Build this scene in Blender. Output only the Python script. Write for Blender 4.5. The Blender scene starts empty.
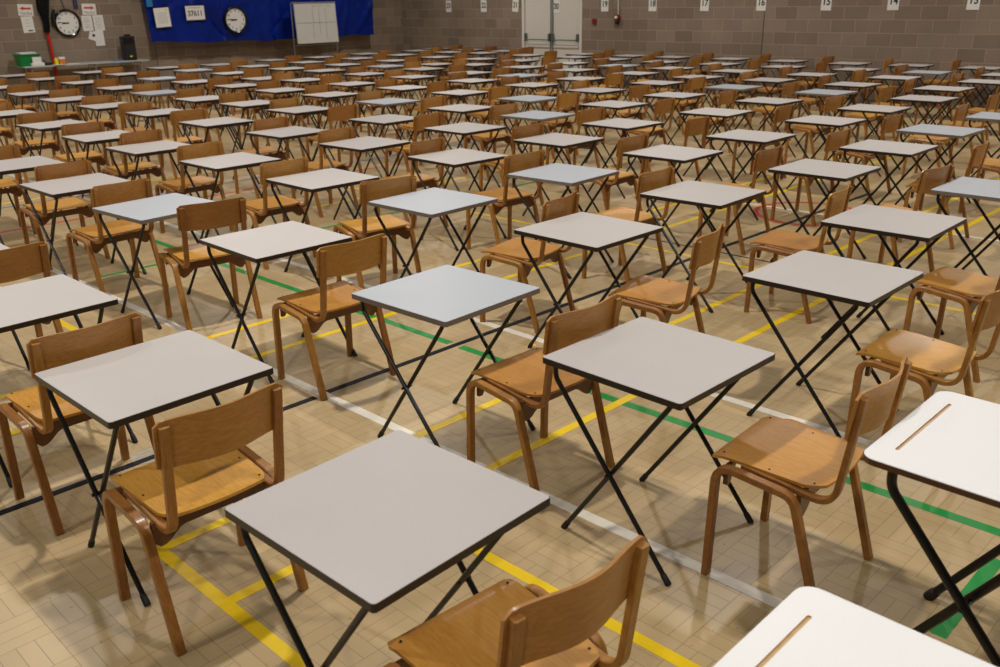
import bpy, bmesh, math, random
from mathutils import Vector, Matrix
random.seed(11)
R = math.radians
PI = math.pi
scn = bpy.context.scene
C = scn.collection

# ------------------------------------------------------------------ helpers
def link(o, parent=None):
    C.objects.link(o)
    if parent is not None:
        o.parent = parent
    return o

def mesh_of(name, bm, mat, smooth=False, mats=None):
    bmesh.ops.recalc_face_normals(bm, faces=bm.faces)
    me = bpy.data.meshes.new(name)
    bm.to_mesh(me); bm.free()
    for m in (mats or [mat]):
        me.materials.append(m)
    if smooth:
        for p in me.polygons: p.use_smooth = True
        try: me.set_sharp_from_angle(angle=R(35))
        except Exception: pass
    return me

def obj(name, bm_or_me, mat=None, parent=None, smooth=False, mats=None):
    me = bm_or_me if isinstance(bm_or_me, bpy.types.Mesh) else mesh_of(name, bm_or_me, mat, smooth, mats)
    return link(bpy.data.objects.new(name, me), parent)

def tag(o, label, cat, group=None, kind=None):
    if label: o['label'] = label
    if cat: o['category'] = cat
    if group: o['group'] = group
    if kind: o['kind'] = kind
    return o

def thing(name, label, cat, loc=(0, 0, 0), rz=0.0, group=None):
    o = bpy.data.objects.new(name, None)
    o.empty_display_size = .1
    o.location = loc; o.rotation_euler = (0, 0, rz)
    link(o)
    return tag(o, label, cat, group)

def struct(name, bm, mat, mats=None):
    o = obj(name, bm, mat, mats=mats)
    o['kind'] = 'structure'
    return o

def box(bm, x0, x1, y0, y1, z0, z1, mi=0):
    v = [bm.verts.new((x, y, z)) for z in (z0, z1) for x, y in ((x0, y0), (x1, y0), (x1, y1), (x0, y1))]
    fs = [(0, 3, 2, 1), (4, 5, 6, 7), (0, 1, 5, 4), (1, 2, 6, 5), (2, 3, 7, 6), (3, 0, 4, 7)]
    for f in fs:
        bm.faces.new([v[i] for i in f]).material_index = mi
    return v

def bbox(*a, mi=0):
    bm = bmesh.new(); box(bm, *a, mi=mi); return bm

def bevel(bm, w, seg=2):
    bmesh.ops.bevel(bm, geom=bm.edges[:] , offset=w, segments=seg, affect='EDGES', profile=.5)
    return bm

def tube(bm, pts, r, n=10, cap=True):
    pts = [Vector(p) for p in pts]
    rings = []
    up = None
    for i, p in enumerate(pts):
        if i == 0: t = pts[1] - p
        elif i == len(pts) - 1: t = p - pts[i - 1]
        else: t = (pts[i + 1] - p).normalized() + (p - pts[i - 1]).normalized()
        t.normalize()
        if up is None:
            a = Vector((1, 0, 0)) if abs(t.x) < .8 else Vector((0, 1, 0))
            up = (a - t * a.dot(t)).normalized()
        else:
            up = (up - t * up.dot(t)).normalized()
        b = t.cross(up)
        rr = r[i] if isinstance(r, (list, tuple)) else r
        rings.append([bm.verts.new(p + up * (math.cos(2 * PI * k / n) * rr) + b * (math.sin(2 * PI * k / n) * rr)) for k in range(n)])
    for a, b in zip(rings, rings[1:]):
        for k in range(n):
            bm.faces.new((a[k], a[(k + 1) % n], b[(k + 1) % n], b[k]))
    if cap:
        bm.faces.new(rings[0][::-1]); bm.faces.new(rings[-1])
    return bm

def fillet(pts, rad, n=6):
    """2-D polyline with its inner corners rounded."""
    pts = [Vector(p) for p in pts]
    out = [pts[0]]
    for i in range(1, len(pts) - 1):
        a, p, b = pts[i - 1], pts[i], pts[i + 1]
        r = rad[i - 1] if isinstance(rad, (list, tuple)) else rad
        u = (a - p).normalized(); w = (b - p).normalized()
        ang = u.angle(w)
        d = min(r / math.tan(ang / 2), (a - p).length * .49, (b - p).length * .49)
        s, e = p + u * d, p + w * d
        for k in range(n + 1):
            t = k / n
            q = s * (1 - t) ** 2 + p * (2 * t * (1 - t)) + e * t * t
            # quadratic pulled towards a circle
            out.append(q)
    out.append(pts[-1])
    return out

def ribbon(bm, path, x0, x1, th):
    """bent laminated wood: a path in the y-z plane, thickness th in that plane, width x0..x1."""
    P = [Vector(p) for p in path]
    L, Rr = [], []
    for i, p in enumerate(P):
        if i == 0: t = P[1] - p
        elif i == len(P) - 1: t = p - P[i - 1]
        else: t = (P[i + 1] - p).normalized() + (p - P[i - 1]).normalized()
        t.normalize()
        nrm = Vector((-t.y, t.x))
        L.append(p + nrm * th / 2); Rr.append(p - nrm * th / 2)
    rows = []
    e = min(.003, th * .2)
    for a, b in zip(L, Rr):
        d = (b - a).normalized()
        sec = [(x0 + e, a), (x1 - e, a), (x1, a + d * e), (x1, b - d * e), (x1 - e, b), (x0 + e, b), (x0, b - d * e), (x0, a + d * e)]
        rows.append([bm.verts.new((x, q.x, q.y)) for x, q in sec])
    n = 8
    for a, b in zip(rows, rows[1:]):
        for k in range(n):
            bm.faces.new((a[k], a[(k + 1) % n], b[(k + 1) % n], b[k]))
    bm.faces.new(rows[0][::-1]); bm.faces.new(rows[-1])
    return bm

def rounded_rect(w, d, r, n=5):
    out = []
    for cx, cy, a0 in ((w / 2 - r, d / 2 - r, 0), (-w / 2 + r, d / 2 - r, 90), (-w / 2 + r, -d / 2 + r, 180), (w / 2 - r, -d / 2 + r, 270)):
        for k in range(n + 1):
            a = R(a0 + 90 * k / n)
            out.append((cx + r * math.cos(a), cy + r * math.sin(a)))
    return out

def prism(bm, outline, z0, z1, mi_side=0, mi_top=0, top=True, bottom=True):
    lo = [bm.verts.new((x, y, z0)) for x, y in outline]
    hi = [bm.verts.new((x, y, z1)) for x, y in outline]
    n = len(outline)
    for k in range(n):
        bm.faces.new((lo[k], lo[(k + 1) % n], hi[(k + 1) % n], hi[k])).material_index = mi_side
    if top: bm.faces.new(hi).material_index = mi_top
    if bottom: bm.faces.new(lo[::-1]).material_index = mi_side
    return bm

def disc(bm, c, r, axis, depth, n=32, mi=0):
    """short cylinder, centre c, axis 'x','y' or 'z', from c to c+depth along axis."""
    ring = []
    for s in (0, depth):
        vs = []
        for k in range(n):
            a = 2 * PI * k / n
            p = {'x': (s, math.cos(a) * r, math.sin(a) * r), 'y': (math.cos(a) * r, s, math.sin(a) * r), 'z': (math.cos(a) * r, math.sin(a) * r, s)}[axis]
            vs.append(bm.verts.new((c[0] + p[0], c[1] + p[1], c[2] + p[2])))
        ring.append(vs)
    for k in range(n):
        bm.faces.new((ring[0][k], ring[0][(k + 1) % n], ring[1][(k + 1) % n], ring[1][k])).material_index = mi
    bm.faces.new(ring[0][::-1]).material_index = mi
    bm.faces.new(ring[1]).material_index = mi
    return bm

# ------------------------------------------------------------------ materials
def s2l(c):
    return tuple(((x / 255) / 12.92 if x / 255 <= .04045 else ((x / 255 + .055) / 1.055) ** 2.4) for x in c) + (1,)

class NT:
    def __init__(self, name):
        self.m = bpy.data.materials.new(name); self.m.use_nodes = True
        self.t = self.m.node_tree; self.b = self.t.nodes['Principled BSDF']
    def n(self, typ, **kw):
        nd = self.t.nodes.new(typ)
        for k, v in kw.items():
            if k.startswith('_'): setattr(nd, k[1:], v)
            else:
                nd.inputs[k.replace('__', ' ')].default_value = v
        return nd
    def l(self, a, b): self.t.links.new(a, b)
    def set(self, **kw):
        for k, v in kw.items(): self.b.inputs[k.replace('__', ' ')].default_value = v
        return self
    def math(self, op, a, b=None, c=None):
        nd = self.t.nodes.new('ShaderNodeMath'); nd.operation = op
        for i, v in enumerate((a, b, c)):
            if v is None: continue
            if isinstance(v, (int, float)): nd.inputs[i].default_value = v
            else: self.l(v, nd.inputs[i])
        return nd.outputs[0]
    def mix(self, f, a, b, blend='MIX'):
        nd = self.t.nodes.new('ShaderNodeMix'); nd.data_type = 'RGBA'; nd.blend_type = blend
        for s, v in ((0, f), (6, a), (7, b)):
            if isinstance(v, (int, float, tuple)): nd.inputs[s].default_value = v
            else: self.l(v, nd.inputs[s])
        return nd.outputs[2]

def plain(name, col, rough=.5, metal=0.0, spec=.5, var=0.0, vscale=30):
    k = NT(name); k.set(Roughness=rough, Metallic=metal, Specular__IOR__Level=spec)
    tc = k.n('ShaderNodeTexCoord')
    nz = k.n('ShaderNodeTexNoise', Scale=vscale, Detail=3.0)
    k.l(tc.outputs['Object'], nz.inputs['Vector'])
    c = s2l(col); dk = tuple(x * (1 - var) for x in c[:3]) + (1,)
    k.l(k.mix(nz.outputs[0], dk, tuple(min(1, x * (1 + var)) for x in c[:3]) + (1,)), k.b.inputs['Base Color'])
    return k.m

def wood(name, base, dark, stretch, rough=.42, scale=22):
    """varnished beech / birch ply; grain runs along the axis with the small stretch."""
    k = NT(name); k.set(Roughness=rough, Specular__IOR__Level=.45)
    k.b.inputs['Coat Weight'].default_value = .2
    k.b.inputs['Coat Roughness'].default_value = .22
    tc = k.n('ShaderNodeTexCoord'); oi = k.n('ShaderNodeObjectInfo')
    mp = k.n('ShaderNodeMapping'); mp.inputs['Scale'].default_value = stretch
    add = k.n('ShaderNodeVectorMath', _operation='ADD')
    cx = k.n('ShaderNodeCombineXYZ')
    r = k.math('MULTIPLY', oi.outputs['Random'], 9.0)
    k.l(r, cx.inputs[0]); k.l(r, cx.inputs[1]); k.l(r, cx.inputs[2])
    k.l(tc.outputs['Object'], add.inputs[0]); k.l(cx.outputs[0], add.inputs[1])
    k.l(add.outputs[0], mp.inputs['Vector'])
    n1 = k.n('ShaderNodeTexNoise', Scale=scale, Detail=5.0, Distortion=.8)
    n2 = k.n('ShaderNodeTexNoise', Scale=scale * .22, Detail=2.0, Distortion=1.6)
    k.l(mp.outputs[0], n1.inputs['Vector']); k.l(mp.outputs[0], n2.inputs['Vector'])
    wv = k.math('SINE', k.math('MULTIPLY', n2.outputs[0], 30.0))
    f = k.math('ADD', k.math('MULTIPLY', n1.outputs[0], .75), k.math('MULTIPLY', wv, .06))
    cr = k.n('ShaderNodeMapRange'); cr.inputs[1].default_value = .2; cr.inputs[2].default_value = .68
    k.l(f, cr.inputs[0])
    col = k.mix(cr.outputs[0], s2l(dark), s2l(base))
    hsv = k.n('ShaderNodeHueSaturation')
    k.l(k.math('ADD', k.math('MULTIPLY', oi.outputs['Random'], .34), .83), hsv.inputs['Value'])
    k.l(k.math('ADD', k.math('MULTIPLY', oi.outputs['Random'], .012), .494), hsv.inputs['Hue'])
    k.l(col, hsv.inputs['Color'])
    k.l(hsv.outputs[0], k.b.inputs['Base Color'])
    return k.m

def laminate(name, a, b, rough=.42):
    k = NT(name); k.set(Roughness=rough, Specular__IOR__Level=.4)
    tc = k.n('ShaderNodeTexCoord'); oi = k.n('ShaderNodeObjectInfo')
    n1 = k.n('ShaderNodeTexNoise', Scale=260.0, Detail=3.0)
    n2 = k.n('ShaderNodeTexNoise', Scale=5.0, Detail=5.0)
    k.l(tc.outputs['Object'], n1.inputs['Vector']); k.l(tc.outputs['Object'], n2.inputs['Vector'])
    f = k.math('ADD', k.math('MULTIPLY', n1.outputs[0], .65), k.math('MULTIPLY', n2.outputs[0], .35))
    col = k.mix(f, s2l(a), s2l(b))
    hsv = k.n('ShaderNodeHueSaturation')
    k.l(k.math('ADD', k.math('MULTIPLY', oi.outputs['Random'], .10), .94), hsv.inputs['Value'])
    k.l(col, hsv.inputs['Color']); k.l(hsv.outputs[0], k.b.inputs['Base Color'])
    return k.m

def floor_mat():
    """vinyl tiles laid basket-weave: 3 strips to a square, turned from square to square."""
    k = NT('basket_weave_tile'); M, OU, OV = .1765, 2.300, 1.813
    tc = k.n('ShaderNodeTexCoord'); sp = k.n('ShaderNodeSeparateXYZ'); k.l(tc.outputs['Object'], sp.inputs[0])
    u = k.math('DIVIDE', k.math('SUBTRACT', sp.outputs[0], OU - 400 * M), M)
    v = k.math('DIVIDE', k.math('SUBTRACT', sp.outputs[1], OV - 400 * M), M)
    cu, cv = k.math('FLOOR', u), k.math('FLOOR', v)
    fu, fv = k.math('FRACT', u), k.math('FRACT', v)
    par = k.math('MODULO', k.math('ADD', cu, cv), 2.0)
    # across = coordinate the strips divide, along = the other one
    inv = k.math('SUBTRACT', 1.0, par)
    ac = k.math('ADD', k.math('MULTIPLY', fu, par), k.math('MULTIPLY', fv, inv))
    al = k.math('ADD', k.math('MULTIPLY', fv, par), k.math('MULTIPLY', fu, inv))
    a3 = k.math('MULTIPLY', ac, 3.0); st = k.math('FLOOR', a3); fa = k.math('FRACT', a3)
    ea = k.math('DIVIDE', k.math('MINIMUM', fa, k.math('SUBTRACT', 1.0, fa)), 3.0)
    el = k.math('MINIMUM', al, k.math('SUBTRACT', 1.0, al))
    e = k.math('MULTIPLY', k.math('MINIMUM', ea, el), M)
    mr = k.n('ShaderNodeMapRange'); mr.inputs[1].default_value = .0004; mr.inputs[2].default_value = .0017
    mr.inputs[3].default_value = 1.0; mr.inputs[4].default_value = 0.0
    k.l(e, mr.inputs[0])
    cv3 = k.n('ShaderNodeCombineXYZ'); k.l(cu, cv3.inputs[0]); k.l(cv, cv3.inputs[1]); k.l(st, cv3.inputs[2])
    wn = k.n('ShaderNodeTexWhiteNoise', _noise_dimensions='3D'); k.l(cv3.outputs[0], wn.inputs['Vector'])
    big = k.n('ShaderNodeTexNoise', Scale=1.7, Detail=6.0, Roughness=.6); k.l(tc.outputs['Object'], big.inputs['Vector'])
    fine = k.n('ShaderNodeTexNoise', Scale=90.0, Detail=3.0); k.l(tc.outputs['Object'], fine.inputs['Vector'])
    f = k.math('ADD', k.math('MULTIPLY', wn.outputs['Value'], .22), k.math('ADD', k.math('MULTIPLY', big.outputs[0], .62), k.math('MULTIPLY', fine.outputs[0], .16)))
    col = k.mix(f, s2l(FLOOR_A), s2l(FLOOR_B))
    # dark specks and scuffs
    sc = k.n('ShaderNodeTexNoise', Scale=34.0, Detail=2.0); k.l(tc.outputs['Object'], sc.inputs['Vector'])
    ms = k.n('ShaderNodeMapRange'); ms.inputs[1].default_value = .735; ms.inputs[2].default_value = .76; k.l(sc.outputs[0], ms.inputs[0])
    col = k.mix(k.math('MULTIPLY', ms.outputs[0], .6), col, s2l((74, 60, 44)))
    col = k.mix(k.math('MULTIPLY', mr.outputs[0], .62), col, s2l((92, 74, 52)))
    k.l(col, k.b.inputs['Base Color'])
    rg = k.math('ADD', k.math('MULTIPLY', big.outputs[0], .22), .25)
    k.l(rg, k.b.inputs['Roughness']); k.set(Specular__IOR__Level=.42)
    bp = k.n('ShaderNodeBump', Strength=.25, Distance=.0006)
    k.l(k.math('SUBTRACT', 1.0, mr.outputs[0]), bp.inputs['Height']); k.l(bp.outputs[0], k.b.inputs['Normal'])
    return k.m

def block_mat(name, horiz, zoff=.0, hoff=.0):
    k = NT(name)
    tc = k.n('ShaderNodeTexCoord'); sp = k.n('ShaderNodeSeparateXYZ'); k.l(tc.outputs['Object'], sp.inputs[0])
    cb = k.n('ShaderNodeCombineXYZ')
    k.l(k.math('ADD', sp.outputs[horiz], hoff), cb.inputs[0]); k.l(k.math('ADD', sp.outputs[2], zoff), cb.inputs[1])
    br = k.n('ShaderNodeTexBrick', Scale=1.0)
    br.offset = .5; br.squash = 1.0
    for nme, v in (('Mortar Size', .0075), ('Mortar Smooth', .25), ('Bias', 0.0), ('Brick Width', .489), ('Row Height', .2445)):
        br.inputs[nme].default_value = v
    br.inputs['Color1'].default_value = s2l(BLOCK_A); br.inputs['Color2'].default_value = s2l(BLOCK_B)
    br.inputs['Mortar'].default_value = s2l(MORTAR)
    k.l(cb.outputs[0], br.inputs['Vector'])
    n1 = k.n('ShaderNodeTexNoise', Scale=1.1, Detail=5.0); k.l(cb.outputs[0], n1.inputs['Vector'])
    n2 = k.n('ShaderNodeTexNoise', Scale=55.0, Detail=3.0); k.l(cb.outputs[0], n2.inputs['Vector'])
    f = k.math('ADD', k.math('MULTIPLY', n1.outputs[0], .5), k.math('MULTIPLY', n2.outputs[0], .5))
    mr = k.n('ShaderNodeMapRange'); mr.inputs[1].default_value = .3; mr.inputs[2].default_value = .7
    mr.inputs[3].default_value = .78; mr.inputs[4].default_value = 1.16; k.l(f, mr.inputs[0])
    vm = k.n('ShaderNodeVectorMath', _operation='SCALE'); k.l(br.outputs['Color'], vm.inputs[0]); k.l(mr.outputs[0], vm.inputs['Scale'])
    k.l(vm.outputs[0], k.b.inputs['Base Color'])
    k.set(Roughness=.9, Specular__IOR__Level=.15)
    bp = k.n('ShaderNodeBump', Strength=.5, Distance=.006)
    k.l(k.math('SUBTRACT', k.math('MULTIPLY', n2.outputs[0], .3), br.outputs['Fac']), bp.inputs['Height']); k.l(bp.outputs[0], k.b.inputs['Normal'])
    return k.m

def cloth_mat(name, a, b):
    k = NT(name); k.set(Roughness=.33, Specular__IOR__Level=.5)
    tc = k.n('ShaderNodeTexCoord')
    n1 = k.n('ShaderNodeTexNoise', Scale=1.3, Detail=4.0, Distortion=1.2); k.l(tc.outputs['Object'], n1.inputs['Vector'])
    k.l(k.mix(n1.outputs[0], s2l(a), s2l(b)), k.b.inputs['Base Color'])
    return k.m

FLOOR_A, FLOOR_B = (166, 143, 104), (200, 176, 133)
BLOCK_A, BLOCK_B, MORTAR = (130, 115, 101), (149, 133, 117), (166, 148, 129)

M = {}
M['floor'] = floor_mat()
M['wall_u'] = block_mat('concrete_block_clock_wall', 0, zoff=-.083, hoff=.12)
M['wall_v'] = block_mat('concrete_block_door_wall', 1, zoff=-.038, hoff=.3)
M['beige'] = laminate('beige_laminate', (182, 176, 173), (204, 198, 195))
M['blue'] = laminate('blue_grey_laminate', (170, 175, 182), (194, 199, 207), .38)
M['white'] = laminate('white_laminate', (236, 236, 236), (246, 246, 247), .4)
M['edge'] = plain('dark_brown_edge', (38, 29, 24), .38, var=.15)
M['edge_grey'] = plain('grey_edge', (120, 112, 106), .4, var=.1)
M['ply_edge'] = wood('plywood_edge', (96, 62, 38), (70, 44, 26), (3, 3, .8), .4)
M['steel'] = plain('black_painted_steel', (19, 18, 18), .32, 0, .4, .2)
M['rubber'] = plain('black_rubber', (24, 24, 25), .55, 0, .4, .1)
M['seat'] = wood('seat_plywood', (208, 154, 72), (184, 128, 52), (5, .7, 5))
M['back'] = wood('backrest_plywood', (184, 132, 66), (158, 106, 46), (.7, 5, 5))
M['bent'] = wood('bent_beech', (174, 122, 58), (140, 90, 36), (6, 1.2, 1.0))
M['rail'] = wood('dark_rail', (118, 74, 40), (90, 54, 28), (1, 5, 5), .35)
M['screw'] = plain('dull_screw', (70, 60, 54), .35, .8)
M['yellow'] = plain('yellow_court_line', (236, 200, 8), .38, var=.08)
M['cream'] = plain('white_court_line', (226, 220, 206), .38, var=.08)
M['green'] = plain('green_court_line', (26, 140, 62), .38, var=.1)
M['black'] = plain('black_court_line', (22, 24, 30), .6, 0, .2, var=.2)
M['red'] = plain('red_court_line', (196, 62, 44), .4, var=.1)
M['bluel'] = plain('blue_court_line', (76, 116, 172), .4, var=.1)
M['paper'] = plain('white_paper', (232, 230, 226), .7, var=.03)
M['ink'] = plain('black_ink', (36, 34, 36), .6)
M['grey_ink'] = plain('grey_print', (150, 146, 146), .7)
M['red_ink'] = plain('red_ink', (206, 44, 30), .5)
M['pink_ink'] = plain('faint_red_print', (222, 150, 140), .7)
M['door'] = plain('off_white_door_paint', (214, 210, 202), .45, var=.03)
M['frame'] = plain('white_frame_paint', (222, 218, 210), .4, var=.03)
M['gap'] = plain('dark_gap', (60, 58, 56), .6)
M['bar'] = plain('grey_green_metal', (104, 112, 108), .35, .3)
M['chrome'] = plain('brushed_metal', (168, 170, 172), .3, .7)
M['tarp'] = cloth_mat('blue_tarpaulin', (6, 36, 142), (14, 62, 200))
M['tarp_light'] = plain('teal_patch', (30, 120, 170), .5)
M['clock_rim'] = plain('black_clock_rim', (22, 21, 22), .18, 0, .6)
M['board'] = plain('whiteboard_face', (206, 204, 198), .3, var=.05, vscale=4)
M['plastic_black'] = plain('black_plastic', (28, 28, 30), .4, var=.2)
M['plastic_green'] = plain('green_plastic', (10, 128, 62), .35, var=.08)
M['plastic_yellow'] = plain('yellow_plastic', (238, 220, 30), .35)
M['orange'] = plain('orange_card', (216, 126, 40), .5)
M['alarm_red'] = plain('red_plastic', (128, 34, 34), .35)
M['red_pole'] = plain('red_painted_pole', (198, 40, 24), .4)
M['socket'] = plain('worn_metal_plate', (176, 164, 144), .4, .2, .5, .35, 40)
M['grey_top'] = plain('grey_table_laminate', (176, 176, 178), .35, var=.05)
M['cloth_black'] = plain('black_cloth', (26, 26, 30), .8, var=.3, vscale=12)
M['navy'] = plain('navy_strap', (24, 36, 84), .6)
M['groove'] = wood('slot_wood', (206, 168, 122), (176, 138, 96), (.9, 5, 5), .5)
LAMP0, LAMP, AMB, EXPO = 124.0, {(1, 1): 168.0, (0, 3): 165.0, (1, 3): 175.0, (2, 3): 160.0, (3, 3): 140.0}, .04, 0.0

# ------------------------------------------------------------------ exam desk
CACHE = {}
def ring_band(w, d, r, z0, z1, t):
    bm = bmesh.new()
    o = rounded_rect(w, d, r); i = rounded_rect(w - 2 * t, d - 2 * t, max(r - t, .002))
    n = len(o)
    V = [[bm.verts.new((x, y, z)) for x, y in l] for l, z in ((o, z0), (o, z1), (i, z1), (i, z0))]
    for a in range(4):
        A, B = V[a], V[(a + 1) % 4]
        for k in range(n):
            bm.faces.new((A[k], A[(k + 1) % n], B[(k + 1) % n], B[k]))
    return bm

HT = .733
DZ = .033
def desk_meshes(style):
    if style in CACHE: return CACHE[style]
    d = {}
    top = {0: 'beige', 1: 'blue', 2: 'white'}[style]
    edge = {0: 'edge', 1: 'edge_grey', 2: 'ply_edge'}[style]
    W = .622 if style != 2 else .64
    rc = .012 if style != 2 else .045
    th = .024 if style != 2 else .02
    if style != 2:
        bm = bmesh.new(); prism(bm, rounded_rect(W - .003, W - .003, rc), HT - th + .001, HT)
        d['tabletop'] = mesh_of('tabletop', bm, M[top])
    else:
        # board with a real pencil slot routed near its far edge
        bm = bmesh.new()
        outer = rounded_rect(W - .002, W - .002, rc, 7)
        gx, gy, gw, gl = .0, W / 2 - .068, .0115, .43
        groove = [(x * 1 + gx, y + gy) for x, y in rounded_rect(gl, gw, gw * .49, 4)]
        def lay(pts, z): return [bm.verts.new((x, y, z)) for x, y in pts]
        eo = lay(outer, HT); ei = lay(groove, HT)
        E_ = []
        for l in (eo, ei):
            for k in range(len(l)): E_.append(bm.edges.new((l[k], l[(k + 1) % len(l)])))
        bmesh.ops.triangle_fill(bm, use_beauty=True, edges=E_)
        bo = lay(outer, HT - th); bi = lay(groove, HT - .004)
        for a, b in ((eo, bo), (ei, bi)):
            for k in range(len(a)):
                f = bm.faces.new((a[k], a[(k + 1) % len(a)], b[(k + 1) % len(a)], b[k]))
                if a is ei: f.material_index = 1
        bm.faces.new(bo); bm.faces.new(bi).material_index = 1
        d['tabletop'] = mesh_of('tabletop', bm, None, mats=[M[top], M['groove']])
    d['edge_band'] = mesh_of('edge_band', ring_band(W, W, rc, HT - th, HT - .0012 if style != 2 else HT - .0025, .0022), M[edge])
    r = .0098 if style != 2 else .0145
    xo, xi = (.284, .258) if style != 2 else (.268, .212)
    yt, yb = (.262, -.235) if style != 2 else (.235, -.235)
    fo, fi = (-.285, .236) if style != 2 else (-.30, .215)
    zt = HT - th - r
    def leg(x, y0, yf, bend):
        pts = fillet([(y0, zt), (y0 + (0.0 if bend else 0), zt - ((.04 if style != 2 else .06) if bend else .02)), (yf, .004)], (.07 if style != 2 else .2) if bend else .05, 6)
        bm = bmesh.new(); tube(bm, [(x, p[0], p[1]) for p in pts], r, 10)
        return mesh_of('leg', bm, M['steel'], True), pts
    def cap(x, pts):
        a = Vector(pts[-1]); b = Vector(pts[-2]); dr = (b - a).normalized()
        bm = bmesh.new()
        q = [a - dr * .004, a + dr * .006, a + dr * .036, a + dr * .040]
        tube(bm, [(x, p[0], max(p[1], .0)) for p in q], [r * 1.2, r * 1.3, r * 1.22, r * 1.05], 12)
        return mesh_of('rubber_foot', bm, M['rubber'], True)
    d['legs'] = []
    for s in (-1, 1):
        for (x, y0, yf, be) in ((xo * s, yt, fo, True), (xi * s, yb, fi, False)):
            m, pts = leg(x, y0, yf, be)
            d['legs'].append((m, cap(x, pts)))
    d['bars'] = []
    for x, y in ((xo, yt), (xi, yb)):
        bm = bmesh.new(); tube(bm, [(-x, y, zt), (x, y, zt)], r, 10)
        d['bars'].append(mesh_of('crossbar', bm, M['steel'], True))
    # where the two legs of a side cross
    z1a, z1b = zt - .055, zt - .02
    t = None
    for k in range(400):
        z = .05 + k * .0015
        ya = yt + (fo - yt) * (z1a - z) / z1a; yc = yb + (fi - yb) * (z1b - z) / z1b
        if t is None or abs(ya - yc) < t[0]: t = (abs(ya - yc), z, (ya + yc) / 2)
    d['bolts'] = []
    for s in (-1, 1):
        bm = bmesh.new(); disc(bm, (s * (xi - r * 1.3) if s > 0 else -(xo + r * 1.5), t[2], t[1]), .007, 'x', (xo - xi) + r * 2.8, 10)
        d['bolts'].append(mesh_of('pivot_bolt', bm, M['steel'], True))
    CACHE[style] = d
    return d

def make_desk(style, near, label, cat, loc, rz, group):
    d = desk_meshes(style)
    t = thing('exam_desk', label, cat, loc, rz, group)
    top = obj('tabletop', d['tabletop'], parent=t)
    obj('edge_band', d['edge_band'], parent=top)
    for m, cap in d['legs']:
        l = obj('leg', m, parent=t)
        if near: obj('rubber_foot', cap, parent=l)
    for m in d['bars']: obj('crossbar', m, parent=t)
    if near:
        for m in d['bolts']: obj('pivot_bolt', m, parent=t)
    return t

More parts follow.
